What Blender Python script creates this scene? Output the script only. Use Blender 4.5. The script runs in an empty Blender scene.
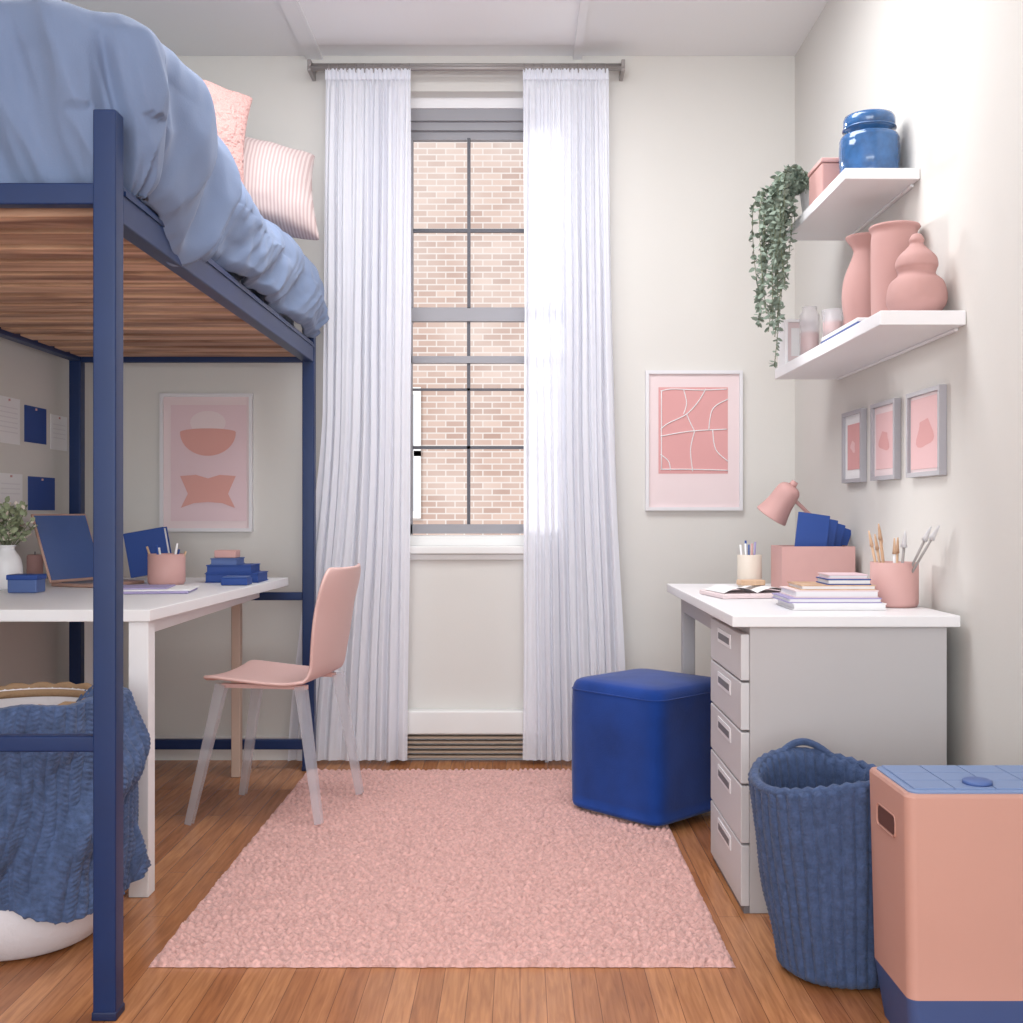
import bpy, bmesh, math, random
from mathutils import Vector, Matrix, noise
random.seed(7)
S = bpy.context.scene
COL = S.collection
S.view_settings.view_transform = 'Standard'
S.view_settings.look = 'None'
XF = [Matrix.Identity(4)]
GROUPS = {}
def push(m): XF.append(XF[-1] @ m)
def pop(): XF.pop()
def T(*a): return Matrix.Translation(a)
def R_(deg,ax): return Matrix.Rotation(math.radians(deg),4,ax)

def lin(c):
    return tuple(((v/255.0)/12.92 if v/255.0 <= 0.04045 else (((v/255.0)+0.055)/1.055)**2.4) for v in c)

# ---------------------------------------------------------------- materials
def mat(name, rgb, rough=0.6, bump=0.0, bscale=60, var=0.0, vscale=4, metal=0.0, spec=0.5,
        sheen=0.0, stretch=(1,1,1), coat=0.0, trans=0.0, bdist=0.005):
    m = bpy.data.materials.new(name); m.use_nodes = True
    nt = m.node_tree; b = nt.nodes['Principled BSDF']
    c = lin(rgb)
    b.inputs['Base Color'].default_value = (*c, 1)
    b.inputs['Roughness'].default_value = rough
    b.inputs['Metallic'].default_value = metal
    b.inputs['Specular IOR Level'].default_value = spec
    b.inputs['Sheen Weight'].default_value = sheen
    b.inputs['Coat Weight'].default_value = coat
    b.inputs['Transmission Weight'].default_value = trans
    tc = nt.nodes.new('ShaderNodeTexCoord')
    mp = nt.nodes.new('ShaderNodeMapping'); mp.inputs['Scale'].default_value = stretch
    nt.links.new(tc.outputs['Object'], mp.inputs[0])
    if var > 0:
        n = nt.nodes.new('ShaderNodeTexNoise'); n.inputs['Scale'].default_value = vscale
        n.inputs['Detail'].default_value = 4
        nt.links.new(mp.outputs[0], n.inputs['Vector'])
        r = nt.nodes.new('ShaderNodeValToRGB')
        r.color_ramp.elements[0].position = 0.3; r.color_ramp.elements[1].position = 0.7
        r.color_ramp.elements[0].color = (*[v*(1-var) for v in c], 1)
        r.color_ramp.elements[1].color = (*[min(1, v*(1+var)) for v in c], 1)
        nt.links.new(n.outputs['Fac'], r.inputs[0]); nt.links.new(r.outputs[0], b.inputs['Base Color'])
    if bump > 0:
        n = nt.nodes.new('ShaderNodeTexNoise'); n.inputs['Scale'].default_value = bscale
        n.inputs['Detail'].default_value = 3
        nt.links.new(mp.outputs[0], n.inputs['Vector'])
        bp = nt.nodes.new('ShaderNodeBump'); bp.inputs['Strength'].default_value = bump
        bp.inputs['Distance'].default_value = bdist
        nt.links.new(n.outputs['Fac'], bp.inputs['Height']); nt.links.new(bp.outputs[0], b.inputs['Normal'])
    return m

def glassy(name, rgb, alpha, rough=0.05):
    m = bpy.data.materials.new(name); m.use_nodes = True; nt = m.node_tree
    out = nt.nodes['Material Output']; b = nt.nodes['Principled BSDF']
    b.inputs['Base Color'].default_value = (*lin(rgb), 1); b.inputs['Roughness'].default_value = rough
    t = nt.nodes.new('ShaderNodeBsdfTransparent'); mx = nt.nodes.new('ShaderNodeMixShader')
    t.inputs[0].default_value = (1, 1, 1, 1)
    mx.inputs[0].default_value = alpha
    nt.links.new(t.outputs[0], mx.inputs[1]); nt.links.new(b.outputs[0], mx.inputs[2])
    nt.links.new(mx.outputs[0], out.inputs[0]); return m

def sheer(name):
    m = bpy.data.materials.new(name); m.use_nodes = True; nt = m.node_tree
    out = nt.nodes['Material Output']; nt.nodes.remove(nt.nodes['Principled BSDF'])
    d = nt.nodes.new('ShaderNodeBsdfDiffuse'); d.inputs[0].default_value = (0.905, 0.915, 0.985, 1)
    tl = nt.nodes.new('ShaderNodeBsdfTranslucent'); tl.inputs[0].default_value = (0.93, 0.94, 0.99, 1)
    tp = nt.nodes.new('ShaderNodeBsdfTransparent')
    m1 = nt.nodes.new('ShaderNodeMixShader'); m1.inputs[0].default_value = 0.32
    m2 = nt.nodes.new('ShaderNodeMixShader'); m2.inputs[0].default_value = 0.93
    nt.links.new(d.outputs[0], m1.inputs[1]); nt.links.new(tl.outputs[0], m1.inputs[2])
    nt.links.new(tp.outputs[0], m2.inputs[1]); nt.links.new(m1.outputs[0], m2.inputs[2])
    nt.links.new(m2.outputs[0], out.inputs[0]); return m

def floor_mat():
    m = bpy.data.materials.new('oak_floor'); m.use_nodes = True; nt = m.node_tree
    b = nt.nodes['Principled BSDF']; b.inputs['Roughness'].default_value = 0.25
    tc = nt.nodes.new('ShaderNodeTexCoord'); mp = nt.nodes.new('ShaderNodeMapping')
    mp.inputs['Rotation'].default_value = (0, 0, math.pi/2)
    nt.links.new(tc.outputs['Object'], mp.inputs[0])
    br = nt.nodes.new('ShaderNodeTexBrick'); br.offset = 0.37; br.offset_frequency = 2
    br.inputs['Scale'].default_value = 1; br.inputs['Brick Width'].default_value = 0.95
    br.inputs['Row Height'].default_value = 0.057; br.inputs['Mortar Size'].default_value = 0.0008
    br.inputs['Color1'].default_value = (*lin((162, 104, 64)), 1)
    br.inputs['Color2'].default_value = (*lin((190, 132, 88)), 1)
    br.inputs['Mortar'].default_value = (*lin((110, 68, 42)), 1)
    nt.links.new(mp.outputs[0], br.inputs['Vector'])
    mp2 = nt.nodes.new('ShaderNodeMapping'); mp2.inputs['Scale'].default_value = (22, 1.6, 1)
    nt.links.new(tc.outputs['Object'], mp2.inputs[0])
    n = nt.nodes.new('ShaderNodeTexNoise'); n.inputs['Scale'].default_value = 4; n.inputs['Detail'].default_value = 7
    n.inputs['Distortion'].default_value = 0.6
    nt.links.new(mp2.outputs[0], n.inputs['Vector'])
    r = nt.nodes.new('ShaderNodeValToRGB'); r.color_ramp.elements[0].position = 0.3; r.color_ramp.elements[1].position = 0.68
    r.color_ramp.elements[0].color = (0.64, 0.57, 0.52, 1); r.color_ramp.elements[1].color = (1.1, 1.08, 1.06, 1)
    nt.links.new(n.outputs['Fac'], r.inputs[0])
    mx = nt.nodes.new('ShaderNodeMixRGB'); mx.blend_type = 'MULTIPLY'; mx.inputs[0].default_value = 0.85
    nt.links.new(br.outputs['Color'], mx.inputs[1]); nt.links.new(r.outputs[0], mx.inputs[2])
    nt.links.new(mx.outputs[0], b.inputs['Base Color'])
    bp = nt.nodes.new('ShaderNodeBump'); bp.inputs['Strength'].default_value = 0.25; bp.inputs['Distance'].default_value = 0.001
    inv = nt.nodes.new('ShaderNodeMath'); inv.operation = 'SUBTRACT'; inv.inputs[0].default_value = 1
    nt.links.new(br.outputs['Fac'], inv.inputs[1])
    nt.links.new(inv.outputs[0], bp.inputs['Height']); nt.links.new(bp.outputs[0], b.inputs['Normal'])
    return m

def brick_mat():
    m = bpy.data.materials.new('pale_brick'); m.use_nodes = True; nt = m.node_tree
    b = nt.nodes['Principled BSDF']; b.inputs['Roughness'].default_value = 0.9
    tc = nt.nodes.new('ShaderNodeTexCoord')
    sx = nt.nodes.new('ShaderNodeSeparateXYZ'); cb = nt.nodes.new('ShaderNodeCombineXYZ')
    nt.links.new(tc.outputs['Object'], sx.inputs[0])
    nt.links.new(sx.outputs['X'], cb.inputs['X']); nt.links.new(sx.outputs['Z'], cb.inputs['Y'])
    br = nt.nodes.new('ShaderNodeTexBrick')
    br.inputs['Scale'].default_value = 1; br.inputs['Brick Width'].default_value = 0.135
    br.inputs['Row Height'].default_value = 0.045; br.inputs['Mortar Size'].default_value = 0.005
    br.inputs['Color1'].default_value = (*lin((188, 164, 152)), 1)
    br.inputs['Color2'].default_value = (*lin((160, 132, 120)), 1)
    br.inputs['Mortar'].default_value = (*lin((196, 186, 180)), 1)
    n = nt.nodes.new('ShaderNodeTexNoise'); n.inputs['Scale'].default_value = 1.3; n.inputs['Detail'].default_value = 3
    nt.links.new(tc.outputs['Object'], n.inputs['Vector'])
    mx = nt.nodes.new('ShaderNodeMixRGB'); mx.blend_type='MIX'; mx.inputs[2].default_value=(*lin((212,202,196)),1)
    mr = nt.nodes.new('ShaderNodeMapRange'); mr.inputs[1].default_value=0.4; mr.inputs[2].default_value=0.75; mr.inputs[4].default_value=0.5
    nt.links.new(n.outputs['Fac'], mr.inputs[0]); nt.links.new(mr.outputs[0], mx.inputs[0])
    nt.links.new(cb.outputs[0], br.inputs['Vector']); nt.links.new(br.outputs['Color'], mx.inputs[1]); nt.links.new(mx.outputs[0], b.inputs['Base Color'])
    return m

def wood_mat(name, c1, c2, sc=(2, 30, 30)):
    m = bpy.data.materials.new(name); m.use_nodes = True; nt = m.node_tree
    b = nt.nodes['Principled BSDF']; b.inputs['Roughness'].default_value = 0.6
    tc = nt.nodes.new('ShaderNodeTexCoord'); mp = nt.nodes.new('ShaderNodeMapping'); mp.inputs['Scale'].default_value = sc
    n = nt.nodes.new('ShaderNodeTexNoise'); n.inputs['Scale'].default_value = 1.0; n.inputs['Detail'].default_value = 6
    n.inputs['Distortion'].default_value = 0.8
    r = nt.nodes.new('ShaderNodeValToRGB'); r.color_ramp.elements[0].position = 0.35; r.color_ramp.elements[1].position = 0.65
    r.color_ramp.elements[0].color = (*lin(c1), 1); r.color_ramp.elements[1].color = (*lin(c2), 1)
    nt.links.new(tc.outputs['Object'], mp.inputs[0]); nt.links.new(mp.outputs[0], n.inputs['Vector'])
    nt.links.new(n.outputs['Fac'], r.inputs[0]); nt.links.new(r.outputs[0], b.inputs['Base Color'])
    return m

def stripe_mat(name, c1, c2, freq, axis='X'):
    m = bpy.data.materials.new(name); m.use_nodes = True; nt = m.node_tree
    b = nt.nodes['Principled BSDF']; b.inputs['Roughness'].default_value = 0.85
    tc = nt.nodes.new('ShaderNodeTexCoord'); w = nt.nodes.new('ShaderNodeTexWave')
    w.bands_direction = axis; w.inputs['Scale'].default_value = freq; w.inputs['Distortion'].default_value = 0.4
    r = nt.nodes.new('ShaderNodeValToRGB'); r.color_ramp.elements[0].position = 0.4; r.color_ramp.elements[1].position = 0.6
    r.color_ramp.elements[0].color = (*lin(c1), 1); r.color_ramp.elements[1].color = (*lin(c2), 1)
    nt.links.new(tc.outputs['Object'], w.inputs['Vector']); nt.links.new(w.outputs['Fac'], r.inputs[0])
    nt.links.new(r.outputs[0], b.inputs['Base Color']); return m

M = {}
M['wall'] = mat('wall_paint', (214, 211, 206), 0.85, bump=0.05, bscale=120, var=0.012, vscale=1.5)
M['ceil'] = mat('ceiling_paint', (236, 236, 237), 0.9, bump=0.04, bscale=100)
M['ceil2'] = mat('ceiling_panel_paint', (248, 248, 249), 0.9)
M['trim'] = mat('trim_white', (228, 227, 225), 0.5)
M['floor'] = floor_mat()
M['sash'] = mat('window_sash_grey', (148, 147, 152), 0.5)
M['muntin'] = mat('muntin_dark', (82, 82, 90), 0.5)
M['brick'] = brick_mat()
M['blue_metal'] = mat('blue_painted_steel', (13, 40, 86), 0.4, var=0.06, vscale=8, spec=0.4)
M['slat'] = wood_mat('slat_wood', (130, 90, 68), (216, 176, 146), (1.6, 14, 14))
M['duvet'] = mat('blue_duvet_cotton', (110, 126, 156), 0.9, bump=0.12, bscale=250, sheen=0.1)
M['sheet'] = mat('white_mattress', (225, 226, 235), 0.9)
M['pillow_pink'] = mat('pink_pillow_cloth', (196, 150, 144), 0.95, bump=1.0, bscale=55, sheen=0.15, bdist=0.02)
M['pillow_stripe'] = stripe_mat('striped_pillow_cloth', (182, 160, 158), (202, 186, 184), 26, 'X')
M['curtain'] = sheer('sheer_curtain_fabric')
M['rod'] = mat('brushed_rod_metal', (156, 150, 148), 0.4, metal=0.3)
M['rug'] = mat('pink_rug_wool', (212, 167, 160), 1.0, bump=0.9, bscale=120, var=0.2, vscale=70, sheen=0.15, bdist=0.008)  # tone variation puts the pile's crevice shade into the colour
M['velvet'] = mat('royal_blue_velvet', (22, 60, 136), 0.9, bump=0.15, bscale=200, var=0.2, vscale=6, sheen=0.25, spec=0.15)  # tone variation paints soft velvet shading into the base colour
M['white'] = mat('white_laminate', (234, 233, 235), 0.4)
M['grey'] = mat('grey_painted_panel', (186, 183, 184), 0.55, var=0.01)
M['greyl'] = mat('light_grey_drawer', (204, 202, 204), 0.5)
M['slot'] = mat('drawer_slot_shadow_metal', (112, 110, 114), 0.5)
M['pink'] = mat('pink_matte', (202, 158, 153), 0.6, var=0.03, vscale=12)
M['pinkd'] = mat('pink_bin_plastic', (190, 145, 132), 0.55, var=0.015)
M['clay'] = mat('pink_clay_ceramic', (186, 144, 139), 0.75, bump=0.08, bscale=40)
M['chairpink'] = mat('pink_chair_shell', (226, 188, 182), 0.42)
M['acrylic'] = glassy('clear_acrylic', (214, 214, 222), 0.34, 0.04)
M['blue'] = mat('royal_blue_card', (28, 66, 140), 0.55)
M['blue2'] = mat('slate_blue_plastic', (78, 102, 156), 0.5)
M['lidblue'] = mat('soft_blue_lid', (118, 138, 176), 0.5)
M['glassblue'] = mat('cobalt_glass', (48, 92, 142), 0.1, coat=0.7, var=0.3, vscale=25)
M['knit'] = mat('blue_knit_yarn', (62, 80, 116), 0.95, bump=0.7, bscale=160, var=0.22, vscale=60, sheen=0.1)
M['knit2'] = mat('denim_knit_throw', (68, 86, 122), 0.95, bump=0.7, bscale=160, var=0.3, vscale=50, sheen=0.1)
M['cream'] = mat('cream_cotton', (212, 209, 214), 0.9, bump=0.3, bscale=80)
M['wicker'] = mat('wicker_rim', (144, 116, 88), 0.8, bump=0.6, bscale=120)
M['paper'] = mat('white_paper', (234, 233, 234), 0.8)
M['mat_pink'] = mat('pale_pink_paper', (228, 210, 211), 0.8)
M['mat_pink2'] = mat('lilac_pink_paper', (224, 198, 203), 0.8)
M['coral'] = mat('coral_print', (218, 162, 153), 0.8)
M['rose'] = mat('rose_print', (214, 158, 157), 0.8)
M['rosel'] = mat('light_rose_print', (226, 186, 187), 0.8)
M['frame'] = mat('white_frame', (220, 218, 221), 0.5)
M['frameg'] = mat('silver_frame', (164, 162, 168), 0.45)
M['leaf'] = mat('eucalyptus_leaf', (130, 144, 130), 0.7, var=0.25, vscale=30)
M['leaf2'] = mat('sage_leaf', (146, 156, 124), 0.7, var=0.25, vscale=30)
M['stem'] = mat('plant_stem', (110, 116, 90), 0.8)
M['flower'] = mat('cream_flower', (222, 208, 196), 0.8)
M['wood_l'] = wood_mat('light_wood', (186, 148, 118), (214, 182, 152), (20, 20, 3))
M['lilac'] = mat('lilac_notebook', (162, 152, 192), 0.6)
M['screen'] = mat('laptop_screen', (62, 88, 144), 0.2)
M['copper'] = mat('copper_shell', (186, 150, 136), 0.35, metal=0.3)
M['glass'] = glassy('clear_glass', (226, 222, 226), 0.35)
M['tan'] = mat('tan_wood_leg', (200, 176, 160), 0.6)

# ---------------------------------------------------------------- builders
def grp(name):
    e = bpy.data.objects.new(name, None); e.empty_display_size = 0.1
    COL.objects.link(e); GROUPS[e.name] = (e, []); return e

def add(name, verts, faces, m, parent=None, smooth=False):
    me = bpy.data.meshes.new(name)
    X = XF[-1]
    me.from_pydata([X @ Vector(v) for v in verts], [], faces)
    me.update()
    bm = bmesh.new(); bm.from_mesh(me); bmesh.ops.recalc_face_normals(bm, faces=bm.faces); bm.to_mesh(me); bm.free()
    if smooth:
        me.polygons.foreach_set('use_smooth', [True]*len(me.polygons))
    me.materials.append(m)
    o = bpy.data.objects.new(name, me); COL.objects.link(o)
    if parent is not None:
        GROUPS[parent.name][1].append(o)
    return o

BF = [(0,3,2,1),(4,5,6,7),(0,1,5,4),(1,2,6,5),(2,3,7,6),(3,0,4,7)]
def bv(x0,x1,y0,y1,z0,z1):
    return [(x0,y0,z0),(x1,y0,z0),(x1,y1,z0),(x0,y1,z0),(x0,y0,z1),(x1,y0,z1),(x1,y1,z1),(x0,y1,z1)]
def box(name, b, m, parent=None, bevel=0.0, seg=2):
    o = add(name, bv(*b), BF, m, parent)
    if bevel > 0:
        bevel_obj(o, bevel, seg)
    return o
def bevel_obj(o, bevel, seg=2):
    bm = bmesh.new(); bm.from_mesh(o.data)
    bmesh.ops.bevel(bm, geom=list(bm.edges), offset=bevel, segments=seg, affect='EDGES', profile=0.5, clamp_overlap=True)
    bm.to_mesh(o.data); bm.free()
    o.data.polygons.foreach_set('use_smooth', [True]*len(o.data.polygons))
    md = o.modifiers.new('wn', 'WEIGHTED_NORMAL'); md.keep_sharp = False
def boxes(name, lst, m, parent=None):
    V=[];F=[]
    for b in lst:
        k=len(V); V += bv(*b); F += [tuple(i+k for i in f) for f in BF]
    return add(name, V, F, m, parent)
def prism(name, poly, z0, z1, m, parent=None, bevel=0.0):
    n=len(poly)
    V=[(x,y,z0) for x,y in poly]+[(x,y,z1) for x,y in poly]
    F=[tuple(range(n-1,-1,-1)), tuple(range(n,2*n))]+[(i,(i+1)%n,n+(i+1)%n,n+i) for i in range(n)]
    o=add(name,V,F,m,parent)
    if bevel>0: bevel_obj(o,bevel)
    return o
def lathe(name, prof, c, m, parent=None, seg=48, fr=None):
    V=[];F=[];n=len(prof)
    for j,(r,z) in enumerate(prof):
        for i in range(seg):
            a=2*math.pi*i/seg
            rr = r if fr is None else fr(r,z,a,j)
            V.append((c[0]+rr*math.cos(a), c[1]+rr*math.sin(a), c[2]+z))
    for j in range(n-1):
        for i in range(seg):
            k=(i+1)%seg
            F.append((j*seg+i, j*seg+k, (j+1)*seg+k, (j+1)*seg+i))
    if prof[0][0]>1e-5: F.append(tuple(range(seg-1,-1,-1)))
    if prof[-1][0]>1e-5 and True: F.append(tuple((n-1)*seg+i for i in range(seg)))
    return add(name,V,F,m,parent,True)
def smoothprof(pts, k=6):
    out=[]
    P=[pts[0]]+list(pts)+[pts[-1]]
    for i in range(1,len(P)-2):
        for s in range(k):
            t=s/k
            o=[]
            for d in range(len(pts[0])):
                a,b,c,e=P[i-1][d],P[i][d],P[i+1][d],P[i+2][d]
                o.append(0.5*((2*b)+(-a+c)*t+(2*a-5*b+4*c-e)*t*t+(-a+3*b-3*c+e)*t**3))
            out.append(tuple(o))
    out.append(tuple(pts[-1])); return out
def tube(name, pts, r, m, parent=None, seg=10, r2=None, square=False):
    V=[];F=[];n=len(pts); P=[Vector(p) for p in pts]
    if square: seg=4
    up=None
    for j in range(n):
        d=(P[min(j+1,n-1)]-P[max(j-1,0)]).normalized()
        if up is None:
            up = Vector((0,0,1)) if abs(d.z)<0.9 else Vector((0,1,0))
        a=d.cross(up).normalized(); b=a.cross(d).normalized(); up=b
        rr = r if r2 is None else r+(r2-r)*j/(n-1)
        for i in range(seg):
            t=2*math.pi*(i+0.5)/seg
            q=P[j]+a*(rr*math.cos(t))+b*(rr*math.sin(t)); V.append(tuple(q))
    for j in range(n-1):
        for i in range(seg):
            k=(i+1)%seg; F.append((j*seg+i,j*seg+k,(j+1)*seg+k,(j+1)*seg+i))
    F.append(tuple(range(seg-1,-1,-1))); F.append(tuple((n-1)*seg+i for i in range(seg)))
    return add(name,V,F,m,parent,not square)
def grid(name, nu, nv, fn, m, parent=None, closed_u=False):
    V=[];F=[]
    for j in range(nv+1):
        for i in range(nu if closed_u else nu+1):
            V.append(fn(i/nu, j/nv))
    w = nu if closed_u else nu+1
    for j in range(nv):
        for i in range(nu):
            k=(i+1)%w if closed_u else i+1
            F.append((j*w+i, j*w+k, (j+1)*w+k, (j+1)*w+i))
    return add(name,V,F,m,parent,True)
def flat_poly(name, pts3, m, parent):
    return add(name, pts3, [tuple(range(len(pts3)))], m, parent)
def N(x,y,z): return noise.noise(Vector((x,y,z)))

# ---------------------------------------------------------------- room shell
YB=4.66; XL=-1.88; XR=1.165; ZC=2.98; YF=-1.6
WX0,WX1,WZ0,WZ1=-0.52,0.08,0.90,2.83
add('floor', bv(XL-0.12,XR+0.12,YF,YB+0.12,-0.08,0), BF, M['floor'])
box('ceiling',(XL-0.12,XR+0.12,YF,YB+0.35,ZC,ZC+0.1),M['ceil'])
box('wall_left',(XL-0.12,XL,YF,YB,0,ZC),M['wall'])
box('wall_right',(XR,XR+0.12,YF,YB,0,ZC),M['wall'])
boxes('wall_back',[(XL-0.12,WX0,YB,YB+0.28,0,ZC),(WX1,XR+0.12,YB,YB+0.28,0,ZC),(WX0,WX1,YB,YB+0.28,0,WZ0),(WX0,WX1,YB,YB+0.28,WZ1,ZC)],M['wall'])
boxes('trim_1',[(-0.905,-0.835,YF,YB,ZC-0.016,ZC)],M['ceil'])
boxes('trim_2',[(0.225,0.26,YF,YB,ZC-0.016,ZC)],M['ceil'])
boxes('trim_3',[(-0.835,0.225,YF,YB-0.12,ZC-0.004,ZC)],M['ceil2'])
boxes('baseboard_back',[(XL,-0.56,YB-0.014,YB,0,0.1),(0.12,XR,YB-0.014,YB,0,0.1)],M['trim'])
boxes('baseboard_left',[(XL,XL+0.014,YF,YB,0,0.1)],M['trim'])

# window
w=grp('window_1')
ys=YB+0.10
GX0,GX1=-0.478,0.038
boxes('casing',[(WX0,GX0-0.0,ys-0.02,ys+0.06,WZ0+0.03,WZ1),(GX1,WX1,ys-0.02,ys+0.06,WZ0+0.03,WZ1),
     ],M['sash'],w)
boxes('head_panel',[(WX0,WX1,ys-0.03,ys+0.03,2.785,WZ1)],M['white'],w)
boxes('head_steps',[(GX0,GX1,ys-0.02,ys+0.05,2.735,2.785),(GX0,GX1,ys-0.0,ys+0.05,2.70,2.735),(GX0,GX1,ys+0.02,ys+0.05,2.665,2.70)],M['sash'],w)
boxes('upper_sash',[(GX0,GX0+0.014,ys+0.01,ys+0.04,1.87,2.67),(GX1-0.014,GX1,ys+0.01,ys+0.04,1.87,2.67),(GX0,GX1,ys+0.01,ys+0.04,1.875,1.935)],M['sash'],w)
boxes('lower_sash',[(GX0,GX0+0.014,ys-0.02,ys+0.01,0.95,1.9),(GX1-0.014,GX1,ys-0.02,ys+0.01,0.95,1.9),(GX0,GX1,ys-0.025,ys+0.005,1.87,1.925),
     (GX0,GX1,ys-0.02,ys+0.01,1.69,1.72),(GX0,GX1,ys-0.02,ys+0.01,0.955,0.995)],M['sash'],w)
cx=-0.222
boxes('muntins',[(cx-0.007,cx+0.007,ys+0.01,ys+0.03,1.93,2.67),(cx-0.007,cx+0.007,ys-0.01,ys+0.01,0.99,1.88),
     (GX0,GX1,ys+0.012,ys+0.028,2.262,2.277),(GX0,GX1,ys-0.01,ys+0.008,1.572,1.582),(GX0,GX1,ys-0.01,ys+0.008,1.32,1.333)],M['muntin'],w)
boxes('bottom_stool',[(WX0,WX1,ys-0.04,ys+0.18,WZ0,0.945)],M['trim'],w)
box('sill',(WX0-0.04,WX1+0.04,YB-0.035,ys-0.04,WZ0-0.03,WZ0+0.005),M['trim'],w,0.006)
box('apron',(WX0-0.02,WX1+0.02,YB-0.012,YB,WZ0-0.055,WZ0-0.03),M['trim'],w,0.003)

# baseboard heater
h=grp('baseboard_heater')
box('cover',(-0.56,0.12,YB-0.055,YB,0.115,0.215),M['trim'],h,0.008)
boxes('backplate',[(-0.56,0.12,YB-0.01,YB,0.0,0.12),(-0.56,-0.545,YB-0.055,YB,0,0.12),(0.105,0.12,YB-0.055,YB,0,0.12)],M['greyl'],h)
boxes('fins',[(-0.545,0.105,YB-0.05,YB-0.01,0.018+i*0.02,0.026+i*0.02) for i in range(5)],mat('heater_fins',(166,146,128),0.5),h)

# brick building outside
b=grp('brick_building')
boxes('facade',[(-2.3,7,8.0,8.3,-6,9)],M['brick'],b)
boxes('far_window_frame',[(-1.3,-0.72,7.96,8.0,1.0,1.05),(-1.3,-0.72,7.96,8.0,1.9,1.95),(-0.77,-0.72,7.96,8.0,1.05,1.9),(-1.3,-1.25,7.96,8.0,1.05,1.9),(-1.3,-0.72,7.96,8.0,1.45,1.49)],M['trim'],b)
boxes('far_window_glass',[(-1.25,-0.77,7.98,7.995,1.05,1.9)],mat('dark_far_glass',(150,158,170),0.2),b)

# curtain rod
r=grp('curtain_rod')
tube('rod',[(-0.875,4.555,2.885),(0.43,4.555,2.885)],0.011,M['rod'],r,16)
tube('rod_back',[(-0.875,4.58,2.908),(0.43,4.58,2.908)],0.008,M['rod'],r,16)
for x in (-0.872,0.427):
    box('end_plate',(x-0.008,x+0.008,4.545,4.66,2.872,2.92),M['rod'],r,0.003)
for i in range(10):
    for x0 in (-0.79,0.02):
        x=x0+i*0.037
        tube('hook',[(x,4.553,2.86),(x,4.54,2.88),(x,4.553,2.9),(x,4.568,2.885)],0.0028,M['rod'],r,6)

def curtain(x0t,x1t,x0m,x1m,x0b,x1b,seed,nf):
    g=grp('curtain')
    def f(u,v):
        z=2.875-v*(2.875-0.02)
        if v<0.5:
            t=v/0.5; a=x0t+(x0m-x0t)*t; bb=x1t+(x1m-x1t)*t
        else:
            t=(v-0.5)/0.5; t=t*t*(3-2*t)*0.6+t*0.4; a=x0m+(x0b-x0m)*t; bb=x1m+(x1b-x1m)*t
        uu=u+0.05*N(u*4,v*1.1,seed)
        ph=2*math.pi*nf*uu+1.6*N(u*2.0,v*1.0,seed+3)
        amp=0.010+0.009*min(1,v*3)
        y=4.558+amp*math.sin(ph)*(0.65+0.9*N(u*5,v*1.2,seed+9))+0.010*N(u*16,v*2.2,seed+5)+0.003*math.sin(ph*2.6+2*v)
        if v<0.02: y=4.556+0.006*math.sin(ph*2)
        y=min(y,4.592)
        x=a+(bb-a)*u+0.005*math.sin(ph*1.0+1.2)*min(1,v*3)+0.004*N(u*9,v*5,seed)
        return (x,y,z)
    grid('drape',260,80,f,M['curtain'],g)
    grid('header_tape',120,2,lambda u,v:(x0t+(x1t-x0t)*u,4.545+0.004*math.sin(u*nf*4*math.pi),2.88-0.045*v),M['curtain'],g)
    return g
curtain(-0.805,-0.452,-0.82,-0.458,-0.955,-0.472,1.3,10)
curtain(0.012,0.365,0.012,0.385,0.008,0.445,8.7,11)

# ---------------------------------------------------------------- rug
def rug():
    g=grp('area_rug')
    x0,x1,y0,y1=-0.855,0.495,2.53,4.42
    nu,nv=330,450
    def f(u,v):
        x=x0+(x1-x0)*u; y=y0+(y1-y0)*v
        e=min(u*(x1-x0),(1-u)*(x1-x0),v*(y1-y0),(1-v)*(y1-y0))
        NR=84
        vv=v*NR+0.3*N(x*5,y*30,3)
        row=math.floor(vv)
        ph=N(row*3.3,0.2,1.0)*9
        l=abs(math.sin(math.pi*(x*46+ph+0.9*N(x*9,row*1.7,4))))**0.7
        rr=abs(math.sin(math.pi*vv))**0.6
        z=0.005+0.018*(0.3+0.7*l)*rr*(0.8+0.5*N(x*25,y*25,0))
        k=min(1,e/0.012); z=z*math.sqrt(k) if k<1 else z
        return (x+0.003*N(x*80,y*80,2),y+0.003*N(x*80,y*80,7),max(0.0015,z))
    grid('pile',nu,nv,f,M['rug'],g)
    box('backing',(x0+0.003,x1-0.003,y0+0.003,y1-0.003,0.0005,0.004),mat('rug_backing',(180,132,124),0.9),g)
rug()

# ---------------------------------------------------------------- loft bed
bed=grp('loft_bed')
bm_=M['blue_metal']
PX=(-1.80,-0.857); PYn,PYf=2.29,4.47
fm=mat('post_foot',(12,30,70),0.5)
for i,(x,y,z) in enumerate([(PX[0],PYn,1.88),(PX[1],PYn,1.88),(PX[0],PYf,1.80),(PX[1],PYf,1.80)]):
    hw=0.024
    box('post_%d'%(i+1),(x-hw,x+hw,y-hw,y+hw,0,z),bm_,bed,0.004)
    box('foot_%d'%(i+1),(x-hw-0.002,x+hw+0.002,y-hw-0.002,y+hw+0.002,0,0.018),fm,bed,0.003)
box('side_rail_right',(PX[1]-0.022,PX[1]+0.022,PYn+0.025,PYf-0.02,1.655,1.735),bm_,bed,0.004)
box('side_rail_lip',(PX[1]-0.026,PX[1]+0.026,PYn+0.03,PYf-0.02,1.715,1.725),bm_,bed)
box('side_rail_left',(PX[0]-0.022,PX[0]+0.022,PYn+0.025,PYf-0.02,1.66,1.735),bm_,bed,0.004)
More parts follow.
